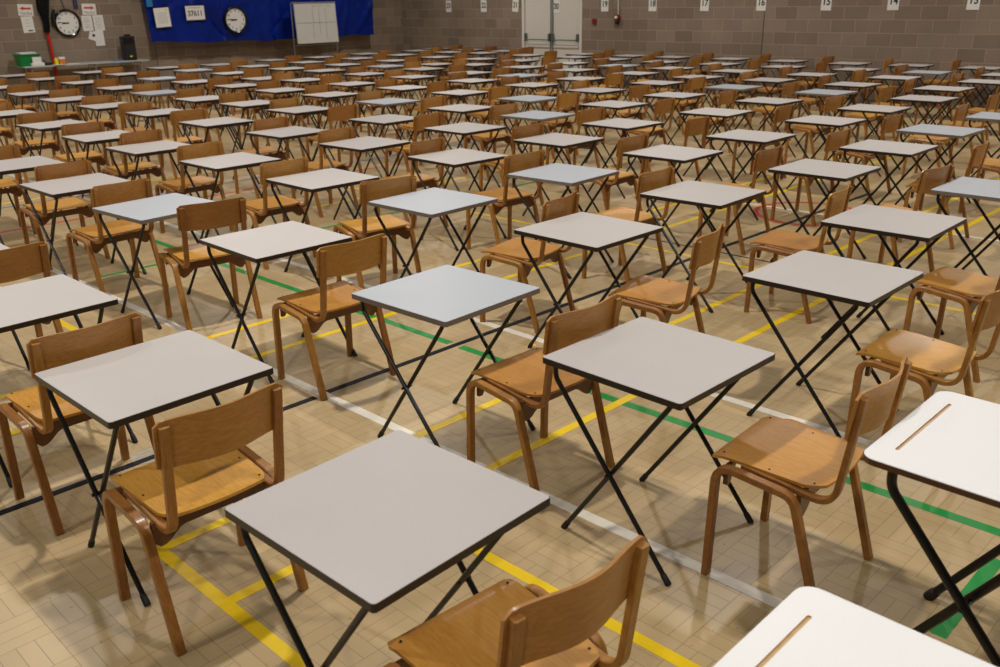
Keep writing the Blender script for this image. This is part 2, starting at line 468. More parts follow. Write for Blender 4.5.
# ------------------------------------------------------------------ school chair
def chair_meshes():
    d = {}
    # seat: thin moulded ply, rolled front lip, chamfered rear corners
    nx, ny = 16, 18
    bm = bmesh.new(); hi, lo = [], []
    for j in range(ny + 1):
        t = j / ny
        y = .236 - t * .402
        hw = .208 - .019 * t
        if t > .80: hw -= .030 * ((t - .80) / .20) ** 1.8
        if t < .06: hw -= .012 * ((.06 - t) / .06) ** 2
        rh, rl = [], []
        for i in range(nx + 1):
            s = -1 + 2 * i / nx
            x = s * hw
            yy = y - (.014 * (1 - s * s) if t > .9 else .014 * (1 - s * s) * max(0, (t - .5) / .4))
            z = .447 + DZ - .020 * t - .007 * (1 - s * s) * math.sin(PI * min(1, t * 1.1))
            if t < .16: z -= .016 * ((.16 - t) / .16) ** 2
            if t > .8: z += .010 * ((t - .8) / .2) ** 2
            rh.append(bm.verts.new((x, yy, z))); rl.append(bm.verts.new((x, yy, z - .011)))
        hi.append(rh); lo.append(rl)
    for j in range(ny):
        for i in range(nx):
            bm.faces.new((hi[j][i], hi[j][i + 1], hi[j + 1][i + 1], hi[j + 1][i]))
            bm.faces.new((lo[j][i], lo[j + 1][i], lo[j + 1][i + 1], lo[j][i + 1]))
    for j in range(ny):
        for c in (0, nx):
            bm.faces.new((hi[j][c], hi[j + 1][c], lo[j + 1][c], lo[j][c]))
    for i in range(nx):
        for r_ in (0, ny):
            bm.faces.new((hi[r_][i], lo[r_][i], lo[r_][i + 1], hi[r_][i + 1]))
    d['seat'] = mesh_of('seat', bm, M['seat'], True)
    d['screws'] = []
    for x, y, z in ((-.18, .20, .4455), (.18, .20, .4455), (-.178, .03, .4355), (.178, .03, .4355), (-.165, -.125, .4315), (.165, -.125, .4315)):
        bm = bmesh.new(); disc(bm, (x, y, z + DZ), .004, 'z', .0022, 10)
        d['screws'].append(mesh_of('screw', bm, M['screw']))
    # leg frames: one bent hoop each side, front leg - top bar - raked rear leg
    d['frames'] = []; d['uprights'] = []
    for s in (-1, 1):
        path = fillet([(.208, .0), (.196, .424 + DZ), (-.088, .396 + DZ), (-.212, .0)], [.066, .060], 8)
        bm = bmesh.new()
        x0, x1 = sorted((s * .220, s * .253))
        ribbon(bm, path, x0, x1, .026)
        d['frames'].append(mesh_of('leg_frame', bm, M['bent'], True))
        path = fillet([(.12, .424 + DZ), (-.02, .410 + DZ), (-.205, .386 + DZ), (-.258, .788 + DZ)], [.3, .078], 10)
        x0, x1 = sorted((s * .177, s * .208))
        bm = bmesh.new(); ribbon(bm, path, x0, x1, .021)
        d['uprights'].append(mesh_of('back_upright', bm, M['bent'], True))
    # backrest: curved ply panel fixed to the front of the uprights
    nx, nz = 22, 8
    bm = bmesh.new(); F, B = [], []
    for j in range(nz + 1):
        t = j / nz
        rf, rb = [], []
        for i in range(nx + 1):
            s = -1 + 2 * i / nx
            ztop = .808 - .006 * s * s
            zbot = .638 - .004 * (1 - s * s)
            if abs(s) > .93:
                q = (abs(s) - .93) / .07
                ztop -= .014 * q * q; zbot += .010 * q * q
            z = zbot + (ztop - zbot) * t
            yc = -.2295 - (z - .65) * .1318 - .040 * math.cos(PI * s / 2) ** 2
            x = s * .220
            rf.append(bm.verts.new((x, yc + .0095, z + DZ))); rb.append(bm.verts.new((x, yc, z + DZ)))
        F.append(rf); B.append(rb)
    for j in range(nz):
        for i in range(nx):
            bm.faces.new((F[j][i], F[j][i + 1], F[j + 1][i + 1], F[j + 1][i]))
            bm.faces.new((B[j][i], B[j + 1][i], B[j + 1][i + 1], B[j][i + 1]))
        for c in (0, nx): bm.faces.new((F[j][c], F[j + 1][c], B[j + 1][c], B[j][c]))
    for i in range(nx):
        for r_ in (0, nz): bm.faces.new((F[r_][i], B[r_][i], B[r_][i + 1], F[r_][i + 1]))
    d['backrest'] = mesh_of('backrest', bm, M['back'], True)
    # shaped cross rails under the seat
    d['rails'] = []
    for y, zt, de, dc in ((-.098, .402 + DZ, .092, .045), (.168, .418 + DZ, .075, .012)):
        bm = bmesh.new(); n = 24; rows = []
        for i in range(n + 1):
            s = -1 + 2 * i / n
            a = abs(s)
            k = 0 if a < .5 else min(1, (a - .5) / .36)
            if y > 0: k = 0 if a < .74 else min(1, (a - .74) / .2)
            k = k * k * (3 - 2 * k)
            dep = dc + (de - dc) * k
            if a > .93 and y < 0: dep -= .02 * ((a - .93) / .07)
            x = s * .2185
            rows.append([bm.verts.new((x, y + yy, z)) for yy, z in ((-.009, zt), (.009, zt), (.009, zt - dep), (-.009, zt - dep))])
        for a, b in zip(rows, rows[1:]):
            for k in range(4): bm.faces.new((a[k], a[(k + 1) % 4], b[(k + 1) % 4], b[k]))
        bm.faces.new(rows[0]); bm.faces.new(rows[-1][::-1])
        d['rails'].append(mesh_of('cross_rail', bm, M['rail']))
    return d
CH = chair_meshes()

def make_chair(near, label, loc, rz, group):
    t = thing('school_chair', label, 'chair', loc, rz, group)
    s = obj('seat', CH['seat'], parent=t)
    if near:
        for m in CH['screws']: obj('screw', m, parent=s)
    obj('backrest', CH['backrest'], parent=t)
    for m in CH['frames']: obj('leg_frame', m, parent=t)
    for m in CH['uprights']: obj('back_upright', m, parent=t)
    for m in CH['rails']: obj('cross_rail', m, parent=t)
    return t

# line, u, v, turn (deg), 0 beige / 1 blue-grey / 2 white, chair offset u, v, chair turn
TABLE = [(0,1.39,0.41,0,2,None,None,None),
 (0,1.28,1.7,1.7,0,0.018,-0.433,-4.5),
 (0,1.28,3.06,1.0,0,-0.08,-0.415,-0.5),
 (0,1.25,4.31,1.0,0,-0.05,-0.634,1),
 (0,1.25,5.68,None,0,0.143,-0.498,None),
 (1,2.7,0.58,0,2,None,None,None),
 (1,2.64,1.78,-0.7,0,0.115,-0.549,2.9),
 (1,2.65,2.97,2.2,1,0.032,-0.574,-1.9),
 (1,2.67,4.43,-0.6,0,0.025,-0.475,-1),
 (1,2.64,5.8,4.9,1,0.1,-0.38,-9),
 (1,2.61,7.08,1.4,0,-0.015,-0.56,None),
 (1,2.62,8.42,None,0,0.048,-0.724,None),
 (1,2.6,9.72,None,0,-0.005,-0.621,None),
 (2,4.06,1.77,-0.1,0,-0.04,-0.5,1),
 (2,4.01,3.23,-0.3,0,-0.01,-0.55,13),
 (2,3.95,4.52,2.1,1,0.218,-0.674,12.0),
 (2,3.94,5.78,-0.1,0,0.018,-0.62,-12.0),
 (2,3.92,7.11,1.0,0,-0.061,-0.714,None),
 (2,3.84,8.41,1.5,0,0.041,-0.626,None),
 (2,3.87,9.56,-0.3,0,0.046,-0.534,None),
 (2,3.93,11.0,4.0,0,-0.088,-0.824,None),
 (2,3.95,12.72,None,0,-0.035,-1.05,None),
 (2,3.95,14.1,None,0,-0.01,-0.764,None),
 (3,5.34,2.0,0.9,0,-0.09,-0.5,-3),
 (3,5.32,3.29,1.7,0,0.158,-0.638,8.9),
 (3,5.28,4.51,3.5,1,0.058,-0.583,1.8),
 (3,5.3,5.72,-1.9,0,0.025,-0.546,None),
 (3,5.28,6.99,2.8,0,0.002,-0.654,None),
 (3,5.26,8.27,2.8,0,-0.052,-0.664,None),
 (3,5.23,9.68,None,0,0.073,-0.794,None),
 (3,5.26,11.16,None,0,-0.093,-0.755,None),
 (3,5.21,12.51,None,0,-0.057,-0.734,None),
 (3,5.23,13.94,None,0,0.007,-0.814,None),
 (3,5.26,15.36,None,0,0.073,-0.793,None),
 (3,5.23,17.03,None,0,0.02,-0.907,None),
 (3,5.22,18.3,None,0,0.131,-0.621,None),
 (4,6.67,1.86,0.3,1,0.02,-0.58,None),
 (4,6.69,3.08,-0.0,0,0.011,-0.604,-7),
 (4,6.61,4.41,1.0,0,0.081,-0.621,None),
 (4,6.59,5.69,1.6,0,0.009,-0.633,None),
 (4,6.61,7.01,-0.0,0,-0.023,-0.704,None),
 (4,6.59,8.29,None,0,-0.023,-0.493,None),
 (4,6.54,9.93,None,0,-0.03,-0.682,None),
 (4,6.55,11.13,None,0,0.02,-0.58,None),
 (4,6.48,12.29,None,0,0.102,-0.463,None),
 (4,6.52,13.76,None,1,0.035,-0.739,None),
 (4,6.56,15.13,None,0,-0.029,-0.721,None),
 (4,6.63,16.81,None,0,-0.069,-0.826,None),
 (4,6.58,18.3,None,0,-0.073,-0.874,None),
 (4,6.5,19.81,None,0,0.017,-0.894,None),
 (5,8.01,3.13,0.5,0,-0.063,-0.521,None),
 (5,7.9,4.4,1.4,0,0.084,-0.597,None),
 (5,7.89,5.92,None,0,0.12,-0.617,None),
 (5,7.89,7.14,None,1,0.12,-0.472,None),
 (5,7.87,8.39,2.2,0,-0.12,-0.634,None),
 (5,7.82,9.78,None,1,-0.011,-0.669,None),
 (5,7.92,11.22,None,0,-0.078,-0.824,None),
 (5,7.88,12.46,None,0,0.14,-0.564,None),
 (5,7.92,13.78,None,0,0.02,-0.622,None),
 (5,7.88,15.16,None,0,-0.01,-0.616,None),
 (5,7.87,16.43,None,1,0.14,-0.55,None),
 (5,8.0,18.16,None,0,-0.075,-0.929,None),
 (5,7.83,19.31,None,0,0.12,-0.45,None),
 (6,9.34,3.17,-1.2,1,0.02,-0.58,None),
 (6,9.37,4.36,None,0,-0.013,-0.485,None),
 (6,9.34,5.67,None,0,0.12,-0.551,None),
 (6,9.3,7.12,None,0,-0.011,-0.533,None),
 (6,9.2,8.48,None,1,0.017,-0.452,None),
 (6,9.23,9.86,None,0,0.071,-0.486,None),
 (6,9.25,11.15,None,0,0.124,-0.376,None),
 (6,9.22,12.44,None,0,0.06,-0.598,None),
 (6,9.2,13.8,None,0,0.071,-0.482,None),
 (6,8.98,14.71,None,0,0.02,-0.36,None),
 (6,9.32,16.43,None,0,0.07,-0.45,None),
 (6,9.29,17.88,None,1,0.14,-0.684,None),
 (6,9.34,19.22,None,0,0.057,-0.69,None),
 (7,10.75,3.02,None,1,0.02,-0.58,None),
 (7,10.71,4.41,None,0,-0.01,-0.731,None),
 (7,10.76,5.78,None,0,-0.025,-0.652,None),
 (7,10.67,7.14,None,0,-0.058,-0.615,None),
 (7,10.61,8.45,None,0,0.014,-0.548,None),
 (7,10.71,9.82,None,0,-0.0,-0.743,None),
 (7,10.74,11.18,None,0,-0.06,-0.69,None),
 (7,10.72,12.65,None,0,0.12,-0.78,None),
 (7,10.66,13.94,None,0,-0.015,-0.639,None),
 (7,10.74,15.37,None,0,0.027,-0.779,None),
 (7,10.66,16.49,None,0,0.12,-0.45,None),
 (7,10.7,17.81,None,0,0.078,-0.482,None),
 (7,10.5,19.05,None,0,0.12,-0.45,None),
 (8,12.09,4.36,None,0,-0.12,-0.613,None),
 (8,12.15,5.69,None,1,0.041,-0.589,None),
 (8,12.12,7.1,None,1,-0.021,-0.665,None),
 (8,12.08,8.42,None,0,0.079,-0.45,None),
 (8,12.02,9.91,None,0,0.024,-0.466,None),
 (8,11.95,11.23,None,1,-0.024,-0.654,None),
 (8,11.9,12.44,None,0,0.12,-0.491,None),
 (8,12.1,13.96,None,0,0.03,-0.716,None),
 (8,12.22,15.26,None,1,0.02,-0.58,None),
 (8,12.02,16.46,None,0,0.12,-0.45,None),
 (8,12.06,17.91,None,0,0.087,-0.652,None),
 (8,12.07,19.34,None,0,0.12,-0.45,None),
 (9,13.51,4.63,None,0,0.02,-0.58,None),
 (9,13.42,5.89,None,0,0.037,-0.576,None),
 (9,13.45,7.25,None,0,0.023,-0.666,None),
 (9,13.32,8.47,None,0,0.097,-0.604,None),
 (9,13.41,9.81,None,0,0.081,-0.562,None),
 (9,13.45,11.24,None,0,0.025,-0.7,None),
 (9,13.51,12.61,None,0,-0.12,-0.71,None),
 (9,13.51,13.97,None,0,0.043,-0.676,None),
 (9,13.17,14.8,None,0,0.12,-0.36,None),
 (9,13.45,16.56,None,0,-0.034,-0.45,None),
 (9,13.54,17.97,None,0,0.12,-0.45,None),
 (9,13.38,19.29,None,0,0.003,-0.6,None),
 (10,14.88,4.52,None,0,0.02,-0.58,None),
 (10,14.88,5.86,None,0,-0.043,-0.721,None),
 (10,14.74,7.19,None,0,-0.018,-0.588,None),
 (10,14.75,8.65,None,0,-0.035,-0.78,None),
 (10,14.72,9.93,None,0,0.058,-0.638,None),
 (10,14.77,11.22,None,1,0.055,-0.634,None),
 (10,14.82,12.53,None,0,0.074,-0.577,None),
 (10,14.95,14.04,None,0,-0.006,-0.591,None),
 (10,14.87,15.23,None,0,0.02,-0.574,None),
 (10,14.85,16.61,None,0,0.12,-0.45,None),
 (10,15.02,18.15,None,0,-0.015,-0.709,None),
 (10,14.86,19.41,None,0,0.02,-0.58,None),
 (11,16.24,4.64,None,0,0.02,-0.58,None),
 (11,16.16,5.84,None,1,0.02,-0.58,None),
 (11,16.14,7.05,None,0,-0.028,-0.573,None),
 (11,16.08,8.41,None,0,0.054,-0.484,None),
 (11,16.15,9.8,None,0,-0.03,-0.549,None),
 (11,16.12,11.15,None,0,0.11,-0.543,None),
 (11,16.24,12.53,None,0,0.045,-0.69,None),
 (11,16.43,13.73,None,0,-0.001,-0.45,None),
 (11,16.42,15.24,None,0,0.12,-0.462,None),
 (11,16.6,16.9,None,0,0.12,-0.78,None),
 (11,16.46,17.93,None,0,0.02,-0.414,None),
 (11,16.5,19.3,None,0,0.02,-0.58,None),
 (12,17.55,5.43,None,0,0.02,-0.58,None),
 (12,17.57,6.66,None,0,0.12,-0.51,None),
 (12,17.5,7.79,None,0,0.104,-0.467,None),
 (12,17.56,9.11,None,0,0.084,-0.596,None),
 (12,17.59,10.42,None,0,0.032,-0.559,None),
 (12,17.5,11.81,None,0,-0.025,-0.676,None),
 (12,17.45,12.94,None,0,0.12,-0.45,None),
 (12,17.46,14.33,None,0,0.12,-0.45,None),
 (12,17.5,17.0,None,0,0.02,-0.58,None),
 (12,17.5,18.3,None,0,0.02,-0.58,None),
 (12,17.5,19.6,None,0,0.02,-0.58,None)]

ORD = ['', 'first', 'second', 'third', 'fourth', 'fifth', 'sixth', 'seventh', 'eighth', 'ninth', 'tenth', 'eleventh', 'twelfth', 'thirteenth', 'fourteenth', 'fifteenth']
LINES = {}
for row in TABLE: LINES.setdefault(row[0], []).append(row)
def place_words(row):
    l = sorted(LINES[row[0]], key=lambda r: r[2])
    k = l.index(row) + 1
    if row[0] <= 5: line = '%s line from the camera' % ORD[row[0] + 1]
    else: line = '%s line off the door wall' % ORD[13 - row[0]]
    if row[0] <= 3 or k <= 6: return '%s from the camera end of the %s' % (ORD[k], line)
    return '%s from the clock wall in the %s' % (ORD[len(l) - k + 1], line)

COL = {0: 'beige', 1: 'blue-grey', 2: 'white'}
GROUP = {0: 'beige folding exam desks in the hall', 1: 'blue-grey folding exam desks in the hall', 2: 'white exam desks with a pencil slot'}
for row in TABLE:
    ln, u, v, turn, st, du, dv, ct = row
    dist = math.hypot(u, v)
    near = dist < 8.5
    if turn is None: turn = random.uniform(-1.6, 2.6)
    if st == 2:
        lab = ('white desk with a pencil slot, cut off by the lower edge of the photo' if ln == 0 else
               'white desk with a pencil slot, cut off by the side of the photo')
    else:
        lab = '%s desk %s' % (COL[st], place_words(row))
    make_desk(st, near, lab, 'desk', (u, v, 0), R(turn), GROUP[st])
    if du is None: continue
    if ct is None: ct = random.uniform(-4, 5)
    pw = place_words(row)
    make_chair(dist < 5.5, 'chair at desk ' + pw, (u + du, v + dv + .014, 0), R(ct), 'varnished plywood chairs behind the exam desks')

# ------------------------------------------------------------------ the hall
UW, VW = 18.05, 21.7           # door wall (plane u = UW), clock wall (plane v = VW)
HZ = 6.6
CZ = 1.9588 + DZ
def at(u, z, v):               # a spot read on the clock wall plane, moved out to plane v along the sight line
    k = v / VW
    return u * k, CZ + (z - CZ) * k

struct('floor', bbox(-7, UW, -5, VW, -.12, 0), M['floor'])
struct('wall_clock_side', bbox(-7, UW + .2, VW, VW + .2, 0, HZ), M['wall_u'])
# door wall with a real opening for the double door
D0, D1, DH = 14.86, 16.86, 2.12
bm = bmesh.new()
box(bm, UW, UW + .2, -5, D0, 0, HZ); box(bm, UW, UW + .2, D1, VW, 0, HZ); box(bm, UW, UW + .2, D0, D1, DH, HZ)
struct('wall_door_side', bm, M['wall_v'])
# control joints in the blockwork
struct('trim_1', bbox(UW - .004, UW + .002, 9.965, 9.98, 0, HZ), M['gap'])
struct('trim_2', bbox(10.36, 10.375, VW - .004, VW + .002, 0, HZ), M['gap'])

# double door
fr = bmesh.new()
box(fr, UW - .02, UW + .12, D0, D0 + .07, 0, DH); box(fr, UW - .02, UW + .12, D1 - .07, D1, 0, DH); box(fr, UW - .02, UW + .12, D0 + .07, D1 - .07, DH - .07, DH)
f = struct('door_frame', fr, M['frame'])
mid = (D0 + D1) / 2
for n, (a, b) in enumerate(((D0 + .08, mid - .006), (mid + .006, D1 - .08))):
    dr = struct('door_%d' % (n + 1), bevel(bbox(UW + .03, UW + .075, a, b, .008, DH - .078), .003), M['door'])
    hinge, meet = (a, b) if n == 0 else (b, a)
    pb = bmesh.new()
    tube(pb, [(UW - .045, a + .06, 1.0), (UW - .045, b - .05, 1.0)], .014, 10)
    obj('push_bar', pb, M['bar'], dr, True)
    for y in (a + .06, b - .05):
        lb = bmesh.new(); box(lb, UW - .05, UW + .03, y - .02, y + .02, .96, 1.15)
        obj('latch_case', bevel(lb, .006), M['bar'], dr)
    rd = bmesh.new(); tube(rd, [(UW + .012, meet + (.03 if n else -.03), .02), (UW + .012, meet + (.03 if n else -.03), DH - .09)], .011, 8)
    obj('locking_rod', rd, M['bar'], dr, True)
    kp = bmesh.new(); box(kp, UW + .004, UW + .03, a + .05, b - .05, .815, .86)
    obj('rail_moulding', bevel(kp, .006), M['door'], dr)
gp = bmesh.new(); box(gp, UW + .076, UW + .10, D0 + .07, D1 - .07, 0, DH - .07)
struct('door_backing', gp, M['gap'])

# court lines, painted 1 mm proud of the tiles
SK = -.011                     # the painted lines run very slightly askew to the walls
def lu(col, v, a, b, w=.05, z=.0012): struct('floor_line', bbox(a, b, v - w / 2, v + w / 2, 0, z), M[col])
def lv(col, u, a, b, w=.05, z=.0012):
    bm = bmesh.new()
    prism(bm, [(u - w / 2 + SK * a, a), (u + w / 2 + SK * a, a), (u + w / 2 + SK * b, b), (u - w / 2 + SK * b, b)], 0, z)
    struct('floor_line', bm, M[col])
lv('cream', 2.537, -2, 9.6, .056); lv('cream', 3.93, -2, 14, .056); lv('cream', 8.27, -2, 6, .042)
lu('green', 7.0, 2.62, 8.2, .046); lv('green', 3.525, -2, 3.79, .056); lv('green', 3.525, 3.885, 7.9, .056)
lu('green', .697, 2.73, 3.32, .054)
lu('yellow', 5.10, -2, 12, z=.0016); lu('yellow', 4.59, 1.15, 12, z=.0016)
lu('yellow', 3.07, 1.18, 12, z=.0016); lu('yellow', 2.58, 1.22, 12, z=.0016)
lv('yellow', 1.225, -2, 3.09); lv('yellow', 2.058, -2, 2.555); lv('yellow', 2.058, 5.125, 8.3); lv('yellow', 1.20, 4.565, 5.075)
lv('yellow', 6.19, -1, 9.2, .042); lu('yellow', 7.84, 5.2, 9, .046); lu('yellow', 10.62, 2.0, 9, .05)
lu('black', 3.822, .2, 2.44, .042, .002); lu('black', 3.835, 2.53, 9.5, .042, .002); lv('black', 6.44, 2.6, 4.7, .022)
lu('red', 9.21, 1.5, 11, .046); lu('bluel', 9.77, 4.3, 11, .046); lu('bluel', 10.38, 2.4, 4.2, .046)
rg = bmesh.new(); RL = []
for r_, z_ in ((.53, .0002), (.53, .0018), (.48, .0018), (.48, .0002)):
    RL.append([rg.verts.new((8.19 + r_ * math.cos(2 * PI * k / 64), 3.87 + r_ * math.sin(2 * PI * k / 64), z_)) for k in range(64)])
for a in range(4):
    for k in range(64): rg.faces.new((RL[a][k], RL[a][(k + 1) % 64], RL[(a + 1) % 4][(k + 1) % 64], RL[(a + 1) % 4][k]))
struct('floor_line', rg, M['red'])
struct('floor_line', bbox(3.745, 3.815, 3.465, 3.495, 0, .0022), M['yellow'])
# brass socket cover for a net post
sc = bmesh.new(); disc(sc, (1.515, 3.85, .0), .078, 'z', .0012, 32); o = obj('floor_socket_cover', sc, M['socket'])
tag(o, 'round worn metal socket cover in the floor on the black line', 'floor cover')

# ------------------------------------------------------------------ text helper
def text(name, s, loc, rot, size, mat, parent=None, align='CENTER', ext=.0006, sx=1.0, off=.022):
    c = bpy.data.curves.new(name, 'FONT'); c.body = s; c.size = size; c.align_x = align; c.align_y = 'CENTER'; c.extrude = ext
    c.materials.append(mat); c.offset = size * off
    tmp = link(bpy.data.objects.new(name, c)); bpy.context.view_layer.update()
    me = bpy.data.meshes.new_from_object(tmp.evaluated_get(bpy.context.evaluated_depsgraph_get())); bpy.data.objects.remove(tmp)
    o = link(bpy.data.objects.new(name, me), parent); o.location = loc; o.rotation_euler = rot; o.scale = (sx, 1, 1)
    return o
DOORW = (R(90), 0, R(-90))     # text on the door wall, read from inside
CLKW = (R(90), 0, 0)           # text on the clock wall

# numbered sheets on the door wall
for num, v, tilt in ((23, 19.66, 0), (22, 18.27, 0), (21, 17.10, 5), (20, 15.72, 2), (19, 14.17, 0), (18, 12.79, 0), (17, 11.42, 1), (16, 10.06, 0), (15, 8.64, 1), (14, 7.32, 0), (13, 5.90, 1)):
    x = UW - .006 if num != 20 else UW + .024
    z0 = 1.64 if num != 20 else 1.60
    o = bpy.data.objects.new('number_sheet', None); o.location = (x, v, z0 + .15); o.rotation_euler = (R(tilt), 0, 0); link(o)
    tag(o, 'white paper sheet reading %d on the %s' % (num, 'right leaf of the white door' if num == 20 else 'block wall of the hall'), 'sign', 'numbered paper sheets along the door wall')
    obj('sheet', bbox(-.0015, 0, -.108, .108, -.15, .15), M['paper'], o)
    text('printed_number', str(num), (-.0035, 0, .012), DOORW, .185, M['ink'], o, sx=.92)
# call point, alarm sounder and conduit
o = obj('fire_call_point', bevel(bbox(UW - .035, UW, 14.41, 14.53, 1.355, 1.475), .006), M['alarm_red'])
tag(o, 'square red call point on the block wall beside the white door', 'call point')
al = thing('fire_alarm', 'red alarm sounder on the block wall under a thin white conduit', 'alarm', (UW, 13.77, 1.50))
bm = bmesh.new(); disc(bm, (-.075, 0, 0), .075, 'x', .075, 24); obj('sounder', bm, M['alarm_red'], al, True)
bm = bmesh.new(); disc(bm, (-.095, .0, .01), .035, 'x', .02, 20); obj('strobe', bm, M['paper'], al, True)
obj('back_box', bevel(bbox(-.05, 0, -.05, .05, -.15, -.08), .005), M['plastic_black'], al)
bm = bmesh.new(); tube(bm, [(UW - .014, 13.76, 1.575), (UW - .014, 13.76, HZ - .1)], .013, 8)
o = obj('cable_conduit', bm, M['frame'], smooth=True); tag(o, 'thin white conduit running up the wall above the red alarm', 'conduit')

# ------------------------------------------------------------------ clock wall
def clock(label, u, z, rad, v, mins, hrs):
    t = thing('wall_clock', label, 'clock', (u, v, z), 0, 'round black rimmed wall clocks')
    bm = bmesh.new(); n = 48
    prof = [(rad, -.0), (rad, -.035), (rad * .97, -.055), (rad * .90, -.060), (rad * .835, -.050), (rad * .82, -.02)]
    rings = [[bm.verts.new((math.cos(2 * PI * k / n) * r_, y, math.sin(2 * PI * k / n) * r_)) for k in range(n)] for r_, y in prof]
    for a, b in zip(rings, rings[1:]):
        for k in range(n): bm.faces.new((a[k], a[(k + 1) % n], b[(k + 1) % n], b[k]))
    bm.faces.new(rings[0]); bm.faces.new(rings[-1][::-1])
    obj('rim', bm, M['clock_rim'], t, True)
    bm = bmesh.new(); disc(bm, (0, -.026, 0), rad * .83, 'y', .004, 48); face = obj('dial', bm, M['paper'], t)
    for h in range(1, 13):
        a = R(90 - 30 * h)
        text('numeral', str(h), (math.cos(a) * rad * .66, -.0275, math.sin(a) * rad * .66), CLKW, rad * .21, M['ink'], face)
    for nm, ang, ln, w in (('minute_hand', 90 - 6 * mins, rad * .64, rad * .035), ('hour_hand', 90 - 30 * hrs, rad * .42, rad * .055)):
        a = R(ang); bm = bmesh.new()
        dx, dz = math.cos(a), math.sin(a)
        pts = [(-dx * ln * .2 - dz * w, -dz * ln * .2 + dx * w), (-dx * ln * .2 + dz * w, -dz * ln * .2 - dx * w), (dx * ln + dz * w * .5, dz * ln - dx * w * .5), (dx * ln - dz * w * .5, dz * ln + dx * w * .5)]
        f_ = [bm.verts.new((x, -.031, z_)) for x, z_ in pts]; bk = [bm.verts.new((x, -.029, z_)) for x, z_ in pts]
        bm.faces.new(f_); bm.faces.new(bk[::-1])
        for k in range(4): bm.faces.new((f_[k], f_[(k + 1) % 4], bk[(k + 1) % 4], bk[k]))
        obj(nm, bm, M['ink'], t)
    bm = bmesh.new(); disc(bm, (0, -.034, 0), rad * .05, 'y', .006, 16); obj('hub', bm, M['ink'], t)
    return t
c1 = clock('round wall clock with black rim on the blockwork beside a red pole', 8.40, 1.615, .295, VW, 46, 8.77)
TV = VW - .34                  # plane of the tarpaulin
u_, z_ = at(12.54, 1.575, TV)
clock('round wall clock with black rim hanging on the blue tarpaulin', u_, z_, .325, TV - .05, 46, 8.77)
bm = bmesh.new(); tube(bm, [(8.40, VW - .012, 1.90), (8.33, VW - .02, 2.15), (8.28, VW - .012, 2.6)], .006, 6)
o = obj('clock_cable', bm, M['ink']); tag(o, 'thin dark cable rising above the clock on the blockwork', 'cable')

# blue tarpaulin hung clear of the wall, creased
uL, zb1 = at(10.30, 1.125, TV); uR, zb2 = at(16.97, 1.07, TV)
nu, nz = 150, 44; bm = bmesh.new(); F = []
rnd = random.Random(4)
folds = [(rnd.uniform(uL, uR), rnd.uniform(1.0, 3.0), rnd.uniform(-1, 1) * 1.1, rnd.uniform(.05, .16), rnd.uniform(.012, .03) * rnd.choice((-1, 1))) for _ in range(46)]
for j in range(nz + 1):
    t = j / nz; row = []
    for i in range(nu + 1):
        s = i / nu
        u = uL + (uR - uL) * s - .16 * t * (1 - s) * 0 - (.10 * t if s < .02 else 0)
        zb = zb1 + (zb2 - zb1) * s - .05 * math.sin(PI * s) + .018 * math.sin(s * 23) + .012 * math.sin(s * 51)
        z = zb + (3.0 - zb) * t
        y = 0
        for fu, fz, sl, w, am in folds:
            d = (u - fu) - (z - fz) * sl
            y += am * math.exp(-(d / w) ** 2) * math.exp(-((z - fz) / .9) ** 2)
        y = max(-.058, min(.07, y * 1.5 + .012 * math.sin(u * 5.1 + z * 2)))
        row.append(bm.verts.new((u, TV - .02 + y * .9 + .03, z)))
    F.append(row)
for j in range(nz):
    for i in range(nu): bm.faces.new((F[j][i], F[j][i + 1], F[j + 1][i + 1], F[j + 1][i]))
bmesh.ops.solidify(bm, geom=bm.faces[:], thickness=.004)
tp = obj('tarpaulin', bm, M['tarp'], smooth=True)
tag(tp, 'creased blue tarpaulin hung across the block wall behind the whiteboard', 'tarpaulin')
# the timber batten that carries it
o = obj('hanging_batten', bbox(uL - .1, uR + .1, TV + .0, VW, 3.012, 3.09), M['rail']); tag(o, 'timber batten fixed to the block wall above the blue tarpaulin', 'batten')
u_, z_ = at(10.33, 2.0, TV)
o = obj('teal_patch', bbox(u_ - .06, u_ + .09, TV - .052, TV - .046, z_ - .08, z_ + .3), M['tarp_light']); o.parent = tp

def notice(name, label, cat, u0, u1, z0, z1, v, rot=0, framed=False, group=None, toff=.0):
    t = thing(name, label, cat, ((u0 + u1) / 2, v - toff, (z0 + z1) / 2), 0, group)
    t.rotation_euler = (0, R(rot), 0)
    w, h = (u1 - u0) / 2, (z1 - z0) / 2
    sh = obj('sheet', bbox(-w, w, -.003, 0, -h, h), M['paper'], t)
    if framed:
        bm = bmesh.new()
        for a in ((-w - .014, -w, -h, h), (w, w + .014, -h, h), (-w - .014, w + .014, -h - .014, -h), (-w - .014, w + .014, h, h + .014)):
            box(bm, a[0], a[1], -.012, .006, a[2], a[3])
        obj('frame', bm, M['clock_rim'], t)
    return t, sh, w, h
def lines_of_print(sh, w, h, zs, mat, wid=.7, th=.006):
    bm = bmesh.new()
    for k, z in enumerate(zs):
        q = wid * w * (.75 + .25 * ((k * 37) % 10) / 10)
        box(bm, -q, q, -.0042, -.003, z - th, z + th)
    obj('lettering', bm, mat, sh)
